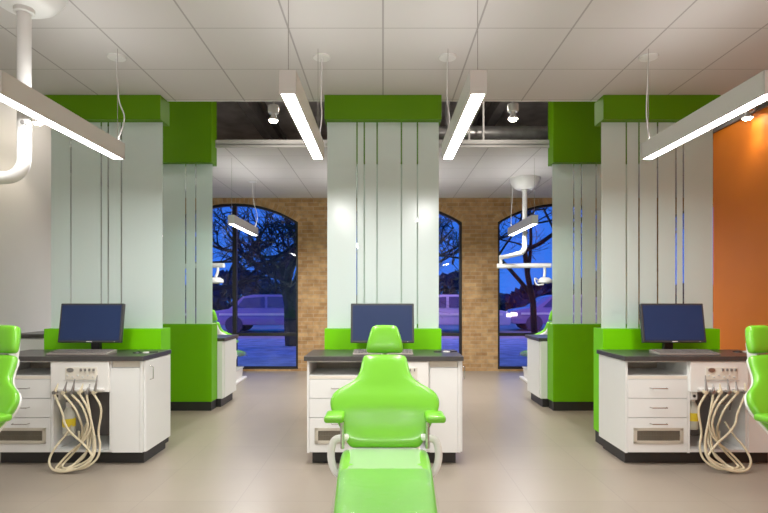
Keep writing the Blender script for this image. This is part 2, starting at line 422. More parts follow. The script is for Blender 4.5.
for x, y, lb in ((1.17, 6.15, 'thin grey hanger rod in the ceiling slot, the one nearer the spot lamp'), (1.02, 6.25, 'thin grey hanger rod in the ceiling slot, the one nearer the middle partition')):
    tag(MB().tube([(x, y, CZ + .05), (x, y, DECK)], .012, 8).build('hanger_rod', M_['cord'], smooth=True), lb, 'rod')
tag(MB().box(-1.62, -1.38, 4.9, 5.9, 3.60, 3.615).build('ceiling_plate', M_['duct']), 'flat grey metal plate up in the ceiling slot behind the spot lamp', 'plate')

# ------------------------------------------------------------------ glass partitions
def partition(xc, yf, label, slits, zt, half=.496, top=None, xg=None, fasc_to=CZ - .001):
    t = thing('glass_partition', label, 'partition', (xc, yf, 0), 0, None)
    d = .20
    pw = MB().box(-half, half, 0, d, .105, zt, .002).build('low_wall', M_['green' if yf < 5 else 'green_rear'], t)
    MB().box(-half + .012, half - .012, .02, d - .01, 0, .105).build('kick_plate', M_['kick'], pw)
    zb = 2.778
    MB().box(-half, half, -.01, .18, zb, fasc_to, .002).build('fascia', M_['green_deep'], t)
    hg = .48; yg = .075
    MB().box(-hg, hg, yg, yg + .010, zt, zb + .02).build('glass_pane', M_['clear'], t)
    e = [-hg] + sorted(slits) + [hg]; w = .0065
    for i in range(len(e) - 1):
        a = e[i] + (w if i else 0); b = e[i + 1] - (w if i < len(e) - 2 else 0)
        MB().box(a, b, yg - .0025, yg - .0012, zt + .001, zb + .015).build('frosted_strip', M_['frost'], t)
    return t
S0 = [-.2238, -.161, -.0506, .1586, .2967]
partition(0, 4.475, 'green and frosted glass partition behind the middle workstation', S0, 1.004)
partition(-2.378, 4.475, 'green and frosted glass partition behind the workstation by the white wall', [-.31, -.049, .011, .124], 1.004)
partition(2.36, 4.475, 'green and frosted glass partition behind the workstation near the orange wall', [-.264, -.155, .005, .164, .227], 1.004)
partition(0, 5.90, 'rear frosted glass partition hidden behind the middle one, seen through its slits', [-.3, .02, .25], .972, fasc_to=3.58)
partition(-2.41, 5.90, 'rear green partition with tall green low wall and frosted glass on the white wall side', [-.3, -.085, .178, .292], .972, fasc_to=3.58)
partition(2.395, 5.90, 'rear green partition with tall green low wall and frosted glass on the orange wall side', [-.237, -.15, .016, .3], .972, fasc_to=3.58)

# ------------------------------------------------------------------ workstation cabinets
def d_pull(mb, x, z, w, y=0.0, out=.028, r=.004, vertical=False, n=8):
    if vertical: p = [(x, y, z - w / 2), (x, y - out, z - w / 2 + .008), (x, y - out, z + w / 2 - .008), (x, y, z + w / 2)]
    else: p = [(x - w / 2, y, z), (x - w / 2 + .006, y - out, z), (x + w / 2 - .006, y - out, z), (x + w / 2, y, z)]
    mb.tube(p, r, n); return mb

def cabinet(loc, label):
    t = thing('workstation_cabinet', label, 'cabinet', loc)
    D = .49; W = 1.155
    c = MB()
    c.box(0, .016, .02, D, .10, .795).box(W - .018, W - .0, .02, D, .10, .795)                 # ends
    c.box(.016, W - .018, .02, D, .10, .118).box(.016, W - .018, D - .016, D, .118, .795)      # bottom, back
    c.box(.466, .484, .004, D - .016, .118, .795).box(.905, .923, .004, D - .016, .118, .795)  # dividers
    c.box(.016, .466, .004, D - .016, .655, .682)                                              # niche shelf
    c.box(.016, .466, .004, D - .016, .783, .795)
    c.box(.016, W - .018, .02, .04, .783, .795)
    c.box(0, .016, 0, .02, .10, .795).box(.466, .484, 0, .004, .10, .795)
    c.build('carcass', M_['white'], t)
    MB().box(.017, .465, D - .05, D - .02, .683, .782).build('niche_back', M_['inside'], t)
    MB().box(.018, .464, -.001, .004, .657, .680, .001).build('niche_edge', M_['cream'], t)
    MB().box(.485, .904, D - .06, D - .02, .119, .782).build('bay_back', M_['bay'], t)
    MB().box(.03, W - .025, .08, D - .01, 0, .10).build('kick_plate', M_['kick'], t)
    MB().box(-.020, W + .020, -.032, D + .004, .795, .830, .003).build('worktop', M_['worktop'], t)
    for z0, z1 in ((.513, .653), (.367, .509)):
        dr = MB().box(.018, .464, -.002, .018, z0, z1, .0015).build('drawer', M_['white'], t)
        d_pull(MB(), .245, (z0 + z1) / 2 + .006, .125, -.002).build('handle', M_['chrome'], dr, smooth=True)
    dr = MB().box(.018, .464, -.002, .018, .105, .363, .0015).build('vent_drawer', M_['white'], t)
    d_pull(MB(), .245, .322, .125, -.002).build('handle', M_['chrome'], dr, smooth=True)
    f = MB(); a, b, z0, z1 = .058, .432, .172, .290
    f.box(a, b, -.010, -.002, z0, z0 + .022, .002).box(a, b, -.010, -.002, z1 - .022, z1, .002)
    f.box(a, a + .026, -.010, -.002, z0, z1, .002).box(b - .026, b, -.010, -.002, z0, z1, .002)
    f.build('vent_frame', M_['frame_alu'], dr)
    gr = MB().box(a + .02, b - .02, -.0035, -.002, z0 + .02, z1 - .02)
    for k in range(27):
        x = a + .030 + k * (b - a - .06) / 26; gr.box(x - .0022, x + .0022, -.008, -.003, z0 + .022, z1 - .022)
    gr.box(a + .02, b - .02, -.0085, -.0035, (z0 + z1) / 2 - .003, (z0 + z1) / 2 + .003)
    gr.build('vent_grille', M_['grille'], dr)
    MB().box(.925, W - .020, -.002, .018, .103, .742, .0015).build('front_panel', M_['white'], t)
    MB().box(.925, W - .020, .012, .02, .745, .793).build('rail', M_['cream'], t)
    MB().box(W - .018, W, -.002, .02, .103, .793, .001).build('corner_post', M_['white'], t)
    dr = MB().box(W + .001, W + .018, .022, D - .01, .103, .790, .0015).build('side_door', M_['white'], t)
    MB().tube([(W + .018, .085, .640), (W + .044, .085, .648), (W + .044, .085, .738), (W + .018, .085, .746)], .004, 8).build('handle', M_['chrome'], dr, smooth=True)
    return t
CABY = 3.975
CABX = (-2.966, -.572, 1.826)
cab0 = cabinet((CABX[0], CABY, 0), 'white workstation cabinet by the white wall, behind the partly seen green chair')
dup(cab0, (CABX[1], CABY, 0), label='white workstation cabinet in the middle, behind the full green dental chair')
dup(cab0, (CABX[2], CABY, 0), label='white workstation cabinet near the orange wall, three drawers fully in view')

# delivery units set in the cabinet bays
def delivery(loc, mirror, label):
    t = thing('delivery_unit', label, 'dental unit', loc)           # origin: bay centre on cabinet front, floor
    w = .219; s = -1 if mirror else 1
    MB().box(-w, w, -.022, .20, .560, .793, .006).build('housing', M_['plastic'], t)
    pl = MB().box(-.105, .135, -.028, -.022, .655, .748, .003).build('control_plate', M_['cream'], t)
    MB().lathe([(0, .0), (.022, .0), (.022, .006), (0, .007)], (0, 0, 0), 20).build('gauge', M_['hand'], pl)
    gg = pl.children[0]; gg.location = (-.065, -.028, .728); gg.rotation_euler = (PI / 2, 0, 0); gg.scale = (1.15, .75, 1)
    for k in range(4):
        MB().box(.012 + k * .032, .022 + k * .032, -.044, -.028, .720, .740, .002).build('toggle', M_['hand'], pl)
    for k in range(6):
        o = MB().lathe([(.006, 0), (.006, .008), (0, .009)], (0, 0, 0), 10).build('knob', M_['plastic_grey'], pl)
        o.location = (-.085 + k * .038, -.028, .688 - .012 * (k % 2)); o.rotation_euler = (PI / 2, 0, 0)
    MB().box(-.115, .145, -.030, -.022, .648, .653).build('plate_lip', M_['plastic_grey'], t)
    bar = MB().box(-.165, .185, -.070, -.015, .574, .594, .006).build('holder_bar', M_['plastic'], t)
    hx = [-.140, -.085, -.035, .025, .085, .150]
    mats = ['hand', 'hand', 'hose', 'hand', 'hand', 'hose']; hl = [.11, .045, .05, .085, .065, .05]
    for k, x in enumerate(hx):
        x = x * s + (.024 if s < 0 else 0)
        h = MB().tube([(x - .012, -.10, .560), (x - .006, -.100, .585), (x - .003, -.088, .585 + hl[k] * .5), (x, -.078, .585 + hl[k])], [.010, .011, .007, .004], 10).build('handpiece', M_[mats[k]], t, smooth=True)
        MB().tube([(x - .012, -.080, .575), (x - .012, -.112, .573)], .014, 10).build('holder_clip', M_['hand' if k % 2 else 'hose'], h, smooth=True)
    MB().box(-.205, -.155, -.004, .05, .500, .558, .004).build('valve_block', M_['plastic'], t)
    MB().tube([(-.180, -.004, .529), (-.180, -.010, .529)], .011, 12).build('valve_knob', M_['black'], t)
    # hose runs: sideways, height and reach from the cabinet front
    runs = [      # sideways, reach in front of the cabinet, height (m)
        [(-0.152, -0.100, 0.560), (-0.203, -0.100, 0.451), (-0.184, -0.100, 0.288), (-0.201, -0.110, 0.182), (-0.190, -0.130, 0.100), (-0.131, -0.150, 0.046), (-0.057, -0.160, 0.029), (0.064, -0.130, 0.039), (0.028, -0.060, 0.113), (0.022, 0.050, 0.179), (0.038, 0.120, 0.275)],
        [(-0.097, -0.100, 0.560), (-0.130, -0.110, 0.399), (-0.163, -0.110, 0.223), (-0.168, -0.140, 0.117), (-0.103, -0.170, 0.052), (0.010, -0.180, 0.020), (0.103, -0.170, 0.028), (0.159, -0.130, 0.080), (0.141, -0.090, 0.163), (0.099, -0.030, 0.243), (0.105, 0.080, 0.314)],
        [(-0.047, -0.100, 0.560), (-0.106, -0.110, 0.467), (-0.136, -0.110, 0.345), (-0.092, -0.110, 0.234), (0.016, -0.110, 0.139), (0.084, -0.130, 0.060), (0.094, -0.150, 0.030), (0.030, -0.150, 0.022), (-0.058, -0.120, 0.050), (-0.115, -0.080, 0.092), (-0.093, -0.000, 0.165), (-0.005, 0.120, 0.247)],
        [(0.013, -0.100, 0.560), (-0.065, -0.110, 0.480), (-0.106, -0.110, 0.379), (-0.106, -0.110, 0.304), (-0.051, -0.100, 0.193), (0.023, -0.100, 0.105), (0.084, -0.120, 0.036), (0.097, -0.130, 0.018), (0.016, -0.110, 0.033), (-0.067, -0.070, 0.102), (-0.026, 0.040, 0.196), (0.030, 0.120, 0.290)],
        [(0.073, -0.100, 0.560), (-0.011, -0.110, 0.467), (-0.045, -0.100, 0.383), (-0.042, -0.060, 0.292), (0.023, 0.020, 0.188), (0.088, 0.120, 0.232)],
        [(0.138, -0.100, 0.560), (0.076, -0.110, 0.426), (0.050, -0.120, 0.347), (0.003, -0.120, 0.280), (-0.098, -0.130, 0.195), (-0.158, -0.140, 0.117), (-0.134, -0.150, 0.066), (-0.070, -0.170, 0.036), (0.010, -0.160, 0.025), (-0.018, -0.100, 0.057), (-0.065, -0.000, 0.151), (0.009, 0.120, 0.247)],
    ]
    for r in runs:
        MB().tube(smooth_path([(p[0] * s, p[1], p[2]) for p in r], 7), .0078, 8).build('hose', M_['hose'], t, smooth=True)
    # short inner hose loops in the bay
    MB().tube(smooth_path([(-.06 * s, .05, .56), (.02 * s, .0, .47), (.12 * s, .03, .50), (.17 * s, .12, .40)], 6), .006, 8).build('inner_hose', M_['bay'], t, smooth=True)
    return t
def bottle(loc, label):
    t = thing('water_bottle', label, 'bottle', loc)
    MB().lathe([(0, 0), (.038, 0), (.044, .008), (.045, .15), (.042, .175), (.024, .205), (.022, .215), (0, .215)], (0, 0, 0), 20).build('bottle_body', M_['bottle'], t, smooth=True)
    MB().lathe([(.0453, .065), (.0460, .068), (.0460, .125), (.0453, .128)], (0, 0, 0), 20).build('bottle_label', M_['yellow'], t, smooth=True)
    MB().lathe([(.023, .212), (.023, .25), (.017, .255), (0, .255)], (0, 0, 0), 16).build('bottle_cap', M_['plastic'], t, smooth=True)
    return t
who = ['by the white wall', 'behind the middle chair', 'near the orange wall']
for i, x in enumerate(CABX):
    delivery((x + .694, CABY, 0), i == 0, 'white delivery unit with looped cream hoses, cabinet ' + who[i])
b0 = bottle((CABX[2] + .540, CABY + .07, .265), 'clear bottle with yellow label hanging in the cabinet bay near the orange wall')
b1 = bottle((CABX[0] + .560, CABY + .07, .220), 'clear bottle with yellow label hanging in the cabinet bay by the white wall')

# rear cabinets (backs to the rear partitions)
def rear_cab(loc, sgn, label):
    t = thing('rear_cabinet', label, 'cabinet', loc)
    MB().box(-.6, .6, 0, .56, .10, .762, .002).build('carcass', M_['white'], t)
    MB().box(-.575, .575, .02, .49, 0, .10).build('kick_plate', M_['kick'], t)
    MB().box(-.622, .622, -.0, .60, .762, .800, .003).build('worktop', M_['worktop'], t)
    x = -sgn * .6
    MB().box(min(x, x - sgn * .012), max(x, x - sgn * .012), .04, .53, .105, .755, .002).build('end_panel', M_['white'], t)
    for k in range(3): 
        dr = MB().box(-.56, -.10, .56, .575, .12 + k * .21, .32 + k * .21, .002).build('drawer', M_['white'], t)
        MB().tube([(-.39, .575, .24 + k * .21), (-.385, .60, .24 + k * .21), (-.275, .60, .24 + k * .21), (-.27, .575, .24 + k * .21)], .004, 8).build('handle', M_['chrome'], dr)
    dr = MB().box(.0, .56, .56, .575, .12, .74, .002).build('door', M_['white'], t)
    MB().tube([(.05, .575, .56), (.05, .60, .565), (.05, .60, .655), (.05, .575, .66)], .004, 8).build('handle', M_['chrome'], dr)
    return t
rear_cab((-2.455, 6.105, 0), -1, 'white rear cabinet with dark top beyond the green low wall on the white wall side')
rear_cab((2.425, 6.105, 0), 1, 'white rear cabinet with dark top beyond the green low wall on the orange wall side')

# side cabinet along the white wall
t = thing('side_cabinet', 'white cabinet with a dark top against the white wall beside the partition', 'cabinet', (-3.37, 5.35, 0))
MB().box(-.39, .33, 0, .48, .1, .86, .002).build('carcass', M_['white'], t)
MB().box(-.39, .30, .05, .46, 0, .1).build('kick_plate', M_['kick'], t)
MB().box(-.395, .35, -.03, .50, .86, .90, .003).build('worktop', M_['worktop'], t)
for z0, z1 in ((.68, .85), (.40, .67), (.115, .39)):
    dr = MB().box(-.36, .32, -.016, 0, z0, z1, .002).build('drawer', M_['white'], t)
    d_pull(MB(), .10, (z0 + z1) / 2, .12, -.016).build('handle', M_['chrome'], dr)

# ------------------------------------------------------------------ monitors, keyboards, grommets
WT = .830
def monitor(loc, label):
    t = thing('computer_monitor', label, 'monitor', loc)
    rot = Matrix.Rotation(math.radians(-9), 4, 'X')
    W, H = .505, .315; zc = .235
    def T(o): o.matrix_local = Matrix.Translation((0, 0, zc)) @ rot; return o
    T(MB().box(-W / 2, W / 2, -.012, .022, -H / 2, H / 2, .005).box(-.16, .16, .02, .05, -.10, .10, .012).build('monitor_case', M_['bezel'], t))
    T(MB().box(-W / 2 + .016, W / 2 - .016, -.0145, -.0115, -H / 2 + .018, H / 2 - .016).build('screen', M_['screen'], t))
    T(MB().box(-.022, .022, -.0135, -.0115, -H / 2 + .005, -H / 2 + .012).build('maker_badge', M_['plastic_grey'], t))
    T(MB().box(-W / 2 + .45, -W / 2 + .456, -.014, -.0115, -H / 2 + .006, -H / 2 + .010).build('power_lamp', M_['plastic_grey'], t))
    MB().prism([(.055, .01), (.095, .01), (.075, .27), (.045, .27)], 'x', -.036, .036, .004).build('stand_neck', M_['black'], t)
    MB().box(-.105, .105, -.03, .13, 0, .014, .005).build('stand_foot', M_['black'], t)
    return t
m0 = monitor((-2.34, 4.24, WT), 'black computer monitor on the workstation by the white wall')
dup(m0, (-.005, 4.22, WT), label='black computer monitor behind the headrest of the middle chair')
dup(m0, (2.325, 4.24, WT), label='black computer monitor on the workstation near the orange wall')
def keyboard(loc, label):
    t = thing('keyboard', label, 'keyboard', loc)
    MB().prism([(-.075, 0), (.085, 0), (.085, .030), (-.075, .014)], 'x', -.232, .232, .003).build('keyboard_body', M_['keyb'], t)
    kb = MB()
    for r in range(5):
        y = -.060 + r * .028
        for c in range(17):
            x = -.222 + c * .0262; z = .0155 + (y + .075) * .1
            kb.box(x, x + .022, y, y + .023, z - .003, z + .004, .001, 1)
    o = kb.build('keys', M_['keys'], t)
    return t
k0 = keyboard((-2.335, 4.09, WT), 'grey keyboard in front of the monitor by the white wall')
dup(k0, (.0, 4.10, WT), label='grey keyboard half hidden behind the headrest of the middle chair')
dup(k0, (2.335, 4.09, WT), label='grey keyboard in front of the monitor near the orange wall')
def grommet(loc, label):
    t = thing('cable_grommet', label, 'cable cover', loc)
    MB().lathe([(0, 0), (.034, 0), (.032, .006), (.022, .008), (.020, .004), (0, .004)], (0, 0, 0), 24).build('grommet_ring', M_['black'], t, smooth=True)
    MB().lathe([(.0, .0), (.030, 0), (.030, .006), (.020, .009), (0, .009)], (.075, .0, 0), 24).build('grommet_cap', M_['plastic_grey'], t, smooth=True)
    MB().tube([(.10, -.01, .006), (.16, .015, .006)], .005, 8).build('cable_clip', M_['black'], t, smooth=True)
    return t
g0 = grommet((-1.955, 4.20, WT), 'small black and grey cable cover on the worktop by the white wall')
dup(g0, (.44, 4.26, WT), label='small black and grey cable cover on the middle worktop')
dup(g0, (2.86, 4.26, WT), label='small black and grey cable cover on the worktop near the orange wall')

# ------------------------------------------------------------------ dental chairs
def pad(mb, rows, n=28, e=3.0):
    """rows: (centre y, z, half width, thickness, wing, normal angle): padded loft. Section is a superellipse, the normal lies in the y-z plane."""
    rings = []
    for (cy, cz, hw, th, wing, ang) in rows:
        ny, nz = -math.cos(ang), math.sin(ang); ring = []
        for k in range(n):
            a = 2 * PI * k / n; ca, sa = math.cos(a), math.sin(a)
            x = hw * math.copysign(abs(ca) ** (2 / e), ca); h = th / 2 * math.copysign(abs(sa) ** (2 / e), sa)
            off = h + wing * (x / hw) ** 4 * min(1, hw / .2)
            ring.append(mb.bm.verts.new((x, cy + ny * off, cz + nz * off)))
        rings.append(ring)
    for a, b in zip(rings, rings[1:]):
        for k in range(n): mb.bm.faces.new((a[k], a[(k + 1) % n], b[(k + 1) % n], b[k]))
    mb.bm.faces.new(rings[0]); mb.bm.faces.new(rings[-1][::-1])
    return mb
BA = math.radians(28)      # back leans this far from vertical
def back_rows(prof, y0, z0, lean, th, wing, back=0.0, grow=0.0):
    out = []
    for i, (s, hw, tk, wg) in enumerate(prof):
        ny, nz = -math.cos(lean), math.sin(lean)
        cy = y0 + s * math.sin(lean) - ny * back; cz = z0 + s * math.cos(lean) - nz * back
        out.append((cy, cz, hw + grow, th * tk, wing * wg, lean))
    return out
#          along back, half width, thickness, wing
BACK = [(.000, .172, .30, .2), (.008, .190, .70, .3), (.025, .205, .95, .5), (.06, .222, .95, .8), (.10, .243, .9, 1), (.14, .266, 1, 1.1), (.18, .288, 1.2, 1.1),
        (.215, .303, 1.3, 1.05), (.25, .307, 1.25, 1), (.280, .300, 1.2, .9), (.305, .284, 1.1, .8), (.325, .262, 1.05, .7), (.345, .226, 1, .6), (.368, .188, 1, .5), (.395, .161, 1, .4),
        (.43, .145, 1, .3), (.485, .136, 1, .2), (.52, .129, .95, .2), (.534, .117, .65, .1), (.539, .10, .25, .1)]
HEAD = [(.0, .096, .3, .1), (.006, .107, .7, .2), (.025, .110, 1, .5), (.08, .100, 1, .6), (.125, .087, 1, .5), (.148, .080, .95, .4), (.162, .068, .75, .3), (.168, .050, .3, .1)]
def chair(loc, rz, label):
    t = thing('dental_chair', label, 'chair', loc, rz)
    y0, z0 = .0, .455
    pad(MB(), back_rows(BACK, y0, z0, BA, .085, .035), e=2.5).build('backrest', M_['vinyl'], t, smooth=True, sub=1, angle=0)
    pad(MB(), back_rows(BACK, y0 + .0, z0, BA, .045, .03, .034, -.020)).build('back_shell', M_['shell'], t, smooth=True, sub=1, angle=0)
    hs = .549; hy = y0 + hs * math.sin(BA); hz = z0 + hs * math.cos(BA)
    HL = math.radians(17)
    hd = pad(MB(), back_rows(HEAD, hy - .005, hz + .003, HL, .075, .02)).build('headrest', M_['vinyl'], t, smooth=True, sub=1, angle=0)
    MB().tube([(0, hy + .055, hz - .10), (0, hy + .075, hz + .05), (0, hy + .055, hz + .09)], .022, 10, flat=1.6).build('headrest_arm', M_['shell'], hd, smooth=True)
    # seat and leg rest: one pad running toward the feet
    prof = []
    for (s, hw, tk) in ((0, .19, .3), (.01, .215, .7), (.035, .228, .95), (.09, .233, 1), (.25, .231, 1), (.45, .222, 1), (.65, .212, 1), (.85, .205, 1), (1.05, .198, 1), (1.18, .190, .95), (1.215, .172, .7), (1.225, .15, .3)):
        if s < .5: z = .465 - .012 * math.sin(s / .5 * PI)
        else: z = .465 - .10 * ((s - .5) / .72) ** 1.3
        prof.append((.015 - s, z - .045, hw, .09 * tk, .012, PI / 2))
    st = pad(MB(), prof, e=3.6).build('seat', M_['vinyl'], t, smooth=True, sub=1, angle=0)
    # clear protective sheet over the leg end
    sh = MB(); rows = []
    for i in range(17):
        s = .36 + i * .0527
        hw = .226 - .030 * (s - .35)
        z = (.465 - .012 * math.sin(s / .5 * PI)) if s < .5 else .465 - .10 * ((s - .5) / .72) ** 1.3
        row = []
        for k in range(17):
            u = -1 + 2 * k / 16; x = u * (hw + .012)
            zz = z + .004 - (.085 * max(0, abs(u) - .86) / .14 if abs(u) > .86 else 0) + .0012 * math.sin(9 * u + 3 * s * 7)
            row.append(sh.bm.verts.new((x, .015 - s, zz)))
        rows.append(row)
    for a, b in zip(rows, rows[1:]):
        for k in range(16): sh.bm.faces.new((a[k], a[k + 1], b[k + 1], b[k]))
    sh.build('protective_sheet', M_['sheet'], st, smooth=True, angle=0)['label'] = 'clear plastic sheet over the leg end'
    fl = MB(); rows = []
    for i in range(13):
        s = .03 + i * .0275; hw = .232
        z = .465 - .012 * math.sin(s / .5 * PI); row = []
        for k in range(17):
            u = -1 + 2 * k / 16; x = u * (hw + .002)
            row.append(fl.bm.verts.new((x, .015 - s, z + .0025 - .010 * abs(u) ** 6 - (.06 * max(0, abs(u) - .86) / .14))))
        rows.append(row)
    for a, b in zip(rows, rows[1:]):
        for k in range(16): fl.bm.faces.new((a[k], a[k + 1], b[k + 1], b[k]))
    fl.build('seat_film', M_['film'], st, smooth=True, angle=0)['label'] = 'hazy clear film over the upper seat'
    for sx in (-1, 1):
        ap = MB().box(sx * .268 - .052, sx * .268 + .052, -.10, .06, .612, .650, .016, 4).build('arm_pad', M_['vinyl'], t, smooth=True, angle=60)
        MB().tube([(sx * .225, -.06, .615), (sx * .225, -.05, .47)], .011, 12).build('arm_post', M_['chrome'], ap, smooth=True)
        MB().tube(smooth_path([(sx * .190, .03, .51), (sx * .225, -.03, .52), (sx * .268, -.04, .51), (sx * .284, -.05, .46), (sx * .280, -.06, .40), (sx * .25, -.07, .345), (sx * .17, -.07, .325)], 6), .020, 12, flat=.8).build('arm_bracket', M_['shell'], ap, smooth=True)
    # underframe and base
    MB().box(-.17, .17, -.72, .06, .345, .400, .02, 3).build('under_frame', M_['shell'], t, smooth=True)
    MB().prism([(-.50, .18), (-.12, .18), (.00, .36), (-.38, .36)], 'x', -.10, .10, .01).build('lift_arm', M_['shell'], t)
    MB().prism([(-.62, .035), (-.05, .035), (.0, .175), (-.68, .175)], 'x', -.25, .25, .015).build('base_housing', M_['plastic'], t)
    MB().box(-.26, .26, -.69, .01, .172, .186, .006).build('base_lid', M_['plastic_grey'], t)
    MB().box(-.30, .30, -.72, -.02, 0, .035, .012, 3).build('foot_plate', M_['plastic'], t)
    return t
ch0 = chair((.01, 2.85, 0), 0, 'lime green dental chair in full view in front of the middle workstation')
dup(ch0, (2.30, 2.85, 0), math.radians(15), 'lime green dental chair cut off by the frame near the orange wall')
dup(ch0, (-2.30, 2.85, 0), math.radians(-15), 'lime green dental chair cut off by the frame by the white wall')
dup(ch0, (-2.42, 7.60, 0), math.radians(180 + 2), 'green dental chair half hidden beyond the rear cabinet on the white wall side')
dup(ch0, (2.42, 7.60, 0), math.radians(180 - 2), 'green dental chair half hidden beyond the rear cabinet on the orange wall side')

# ------------------------------------------------------------------ pendant lights
def pendant(x, y0, y1, zb, label, group, power):
    t = thing('pendant_light', label, 'light', (x, y0, zb), 0, None)
    L = y1 - y0; w = .040; h = .112
    hb = MB()
    hb.box(-w, -w + .008, .0, L, 0, h).box(w - .008, w, 0, L, 0, h).box(-w + .008, w - .008, 0, L, h - .01, h)
    hb.box(-w, w, -.004, .004, 0, h, .001).box(-w, w, L - .004, L + .004, 0, h, .001)
    hb.build('light_housing', M_['lamp'], t)
    MB().box(-w + .008, w - .008, .004, L - .004, .003, .010).build('diffuser', M_['lampglow'], t)
    for yy in (.02, L - .02):
        MB().tube([(0, yy, h), (0, yy, CZ - zb)], .0022, 6).build('suspension_cable', M_['chrome'], t)
    ox = .012 + (.05 if x > 1 else -.08 if x < -1 else 0)
    MB().lathe([(0, CZ - zb), (.062, CZ - zb), (.060, CZ - zb - .012), (0, CZ - zb - .014)], (ox, L + .10, 0), 24).build('ceiling_canopy', M_['lamp'], t, smooth=True)
    MB().tube(smooth_path([(ox, L + .10, CZ - zb - .012), (ox * .7, L + .09, CZ - zb - .30), (.018, L + .04, .30), (.004, L - .03, h)], 6), .0045, 8).build('power_cord', M_['cord'], t, smooth=True)
    for nm, zz, rx, p in (('down_lamp', -.004, 0, power), ('up_lamp', h + .02, PI, power * .14)):
        l = bpy.data.lights.new(nm, 'AREA'); l.shape = 'RECTANGLE'; l.size = .055; l.size_y = L - .03; l.energy = p; l.color = (1.0, .985, .955)
        o = bpy.data.objects.new(nm, l); COL.objects.link(o); o.location = (x, y0 + L / 2, zb + zz); o.rotation_euler = (rx, 0, 0)
    return t
G1 = 'front pendant lights'
PW = 15
pendant(-.448, 2.48, 3.66, 2.226, 'white linear pendant light left of the middle partition top, hung over the floor', G1, PW)
pendant(.448, 2.48, 3.66, 2.226, 'white linear pendant light right of the middle partition top, hung over the floor', G1, PW)
pendant(-1.83, 2.48, 3.66, 2.226, 'white linear pendant light over the workstation by the white wall', G1, PW)
pendant(1.83, 2.48, 3.66, 2.226, 'white linear pendant light over the workstation near the orange wall', G1, PW)
pendant(-1.86, 6.47, 7.70, 2.17, 'rear pendant light hung before the arched window on the white wall side', G1, 22)
pendant(1.86, 6.47, 7.70, 2.17, 'rear pendant light hung before the window beside the ceiling dental lamp', G1, 22)

# ------------------------------------------------------------------ spot lamps in the slot
def spot(x, y, z, label, pw=34):
    t = thing('spot_lamp', label, 'light', (x, y, z))
    MB().tube([(0, 0, .14), (0, 0, DECK - z)], .011, 8).build('stem', M_['cord'], t, smooth=True)
    MB().lathe([(0, .15), (.05, .15), (.055, .14), (.055, .085), (.045, .07), (0, .07)], (0, 0, 0), 24).build('lamp_collar', M_['lamp'], t, smooth=True)
    MB().lathe([(.022, .072), (.024, .04), (.05, .012), (.052, .0), (.046, .0), (.02, .03)], (0, 0, 0), 24).build('lamp_shade', M_['lamp'], t, smooth=True)
    MB().lathe([(0, .012), (.03, .012), (.040, .000), (.034, -.014), (0, -.022)], (0, 0, 0), 16).build('bulb', M_['bulb'], t, smooth=True)
    l = bpy.data.lights.new('spot_beam', 'SPOT'); l.energy = pw; l.spot_size = math.radians(100); l.spot_blend = .7; l.color = (1, .86, .68); l.shadow_soft_size = .04
    pl = bpy.data.lights.new('plenum_fill', 'POINT'); pl.energy = 8 if pw > 10 else 2.5; pl.color = (1, .9, .8); pl.shadow_soft_size = .03  # point light added beside the lamp to brighten the plenum
    po = bpy.data.objects.new('plenum_fill', pl); COL.objects.link(po); po.location = (x * .93, y + .28, z + .2)
    o = bpy.data.objects.new('spot_beam', l); COL.objects.link(o); o.location = (x, y, z - .05)
    return t
spot(-1.10, 5.3, 3.045, 'small glowing spot lamp in the ceiling slot between the white wall and middle partitions')
spot(1.305, 5.3, 3.060, 'small glowing spot lamp in the ceiling slot beside the air duct')
spot(-3.46, 5.3, 3.02, 'small glowing spot lamp under the ceiling slot at the white wall', 12)
spot(3.66, 5.3, 3.07, 'small glowing spot lamp under the ceiling slot at the orange wall', 4)

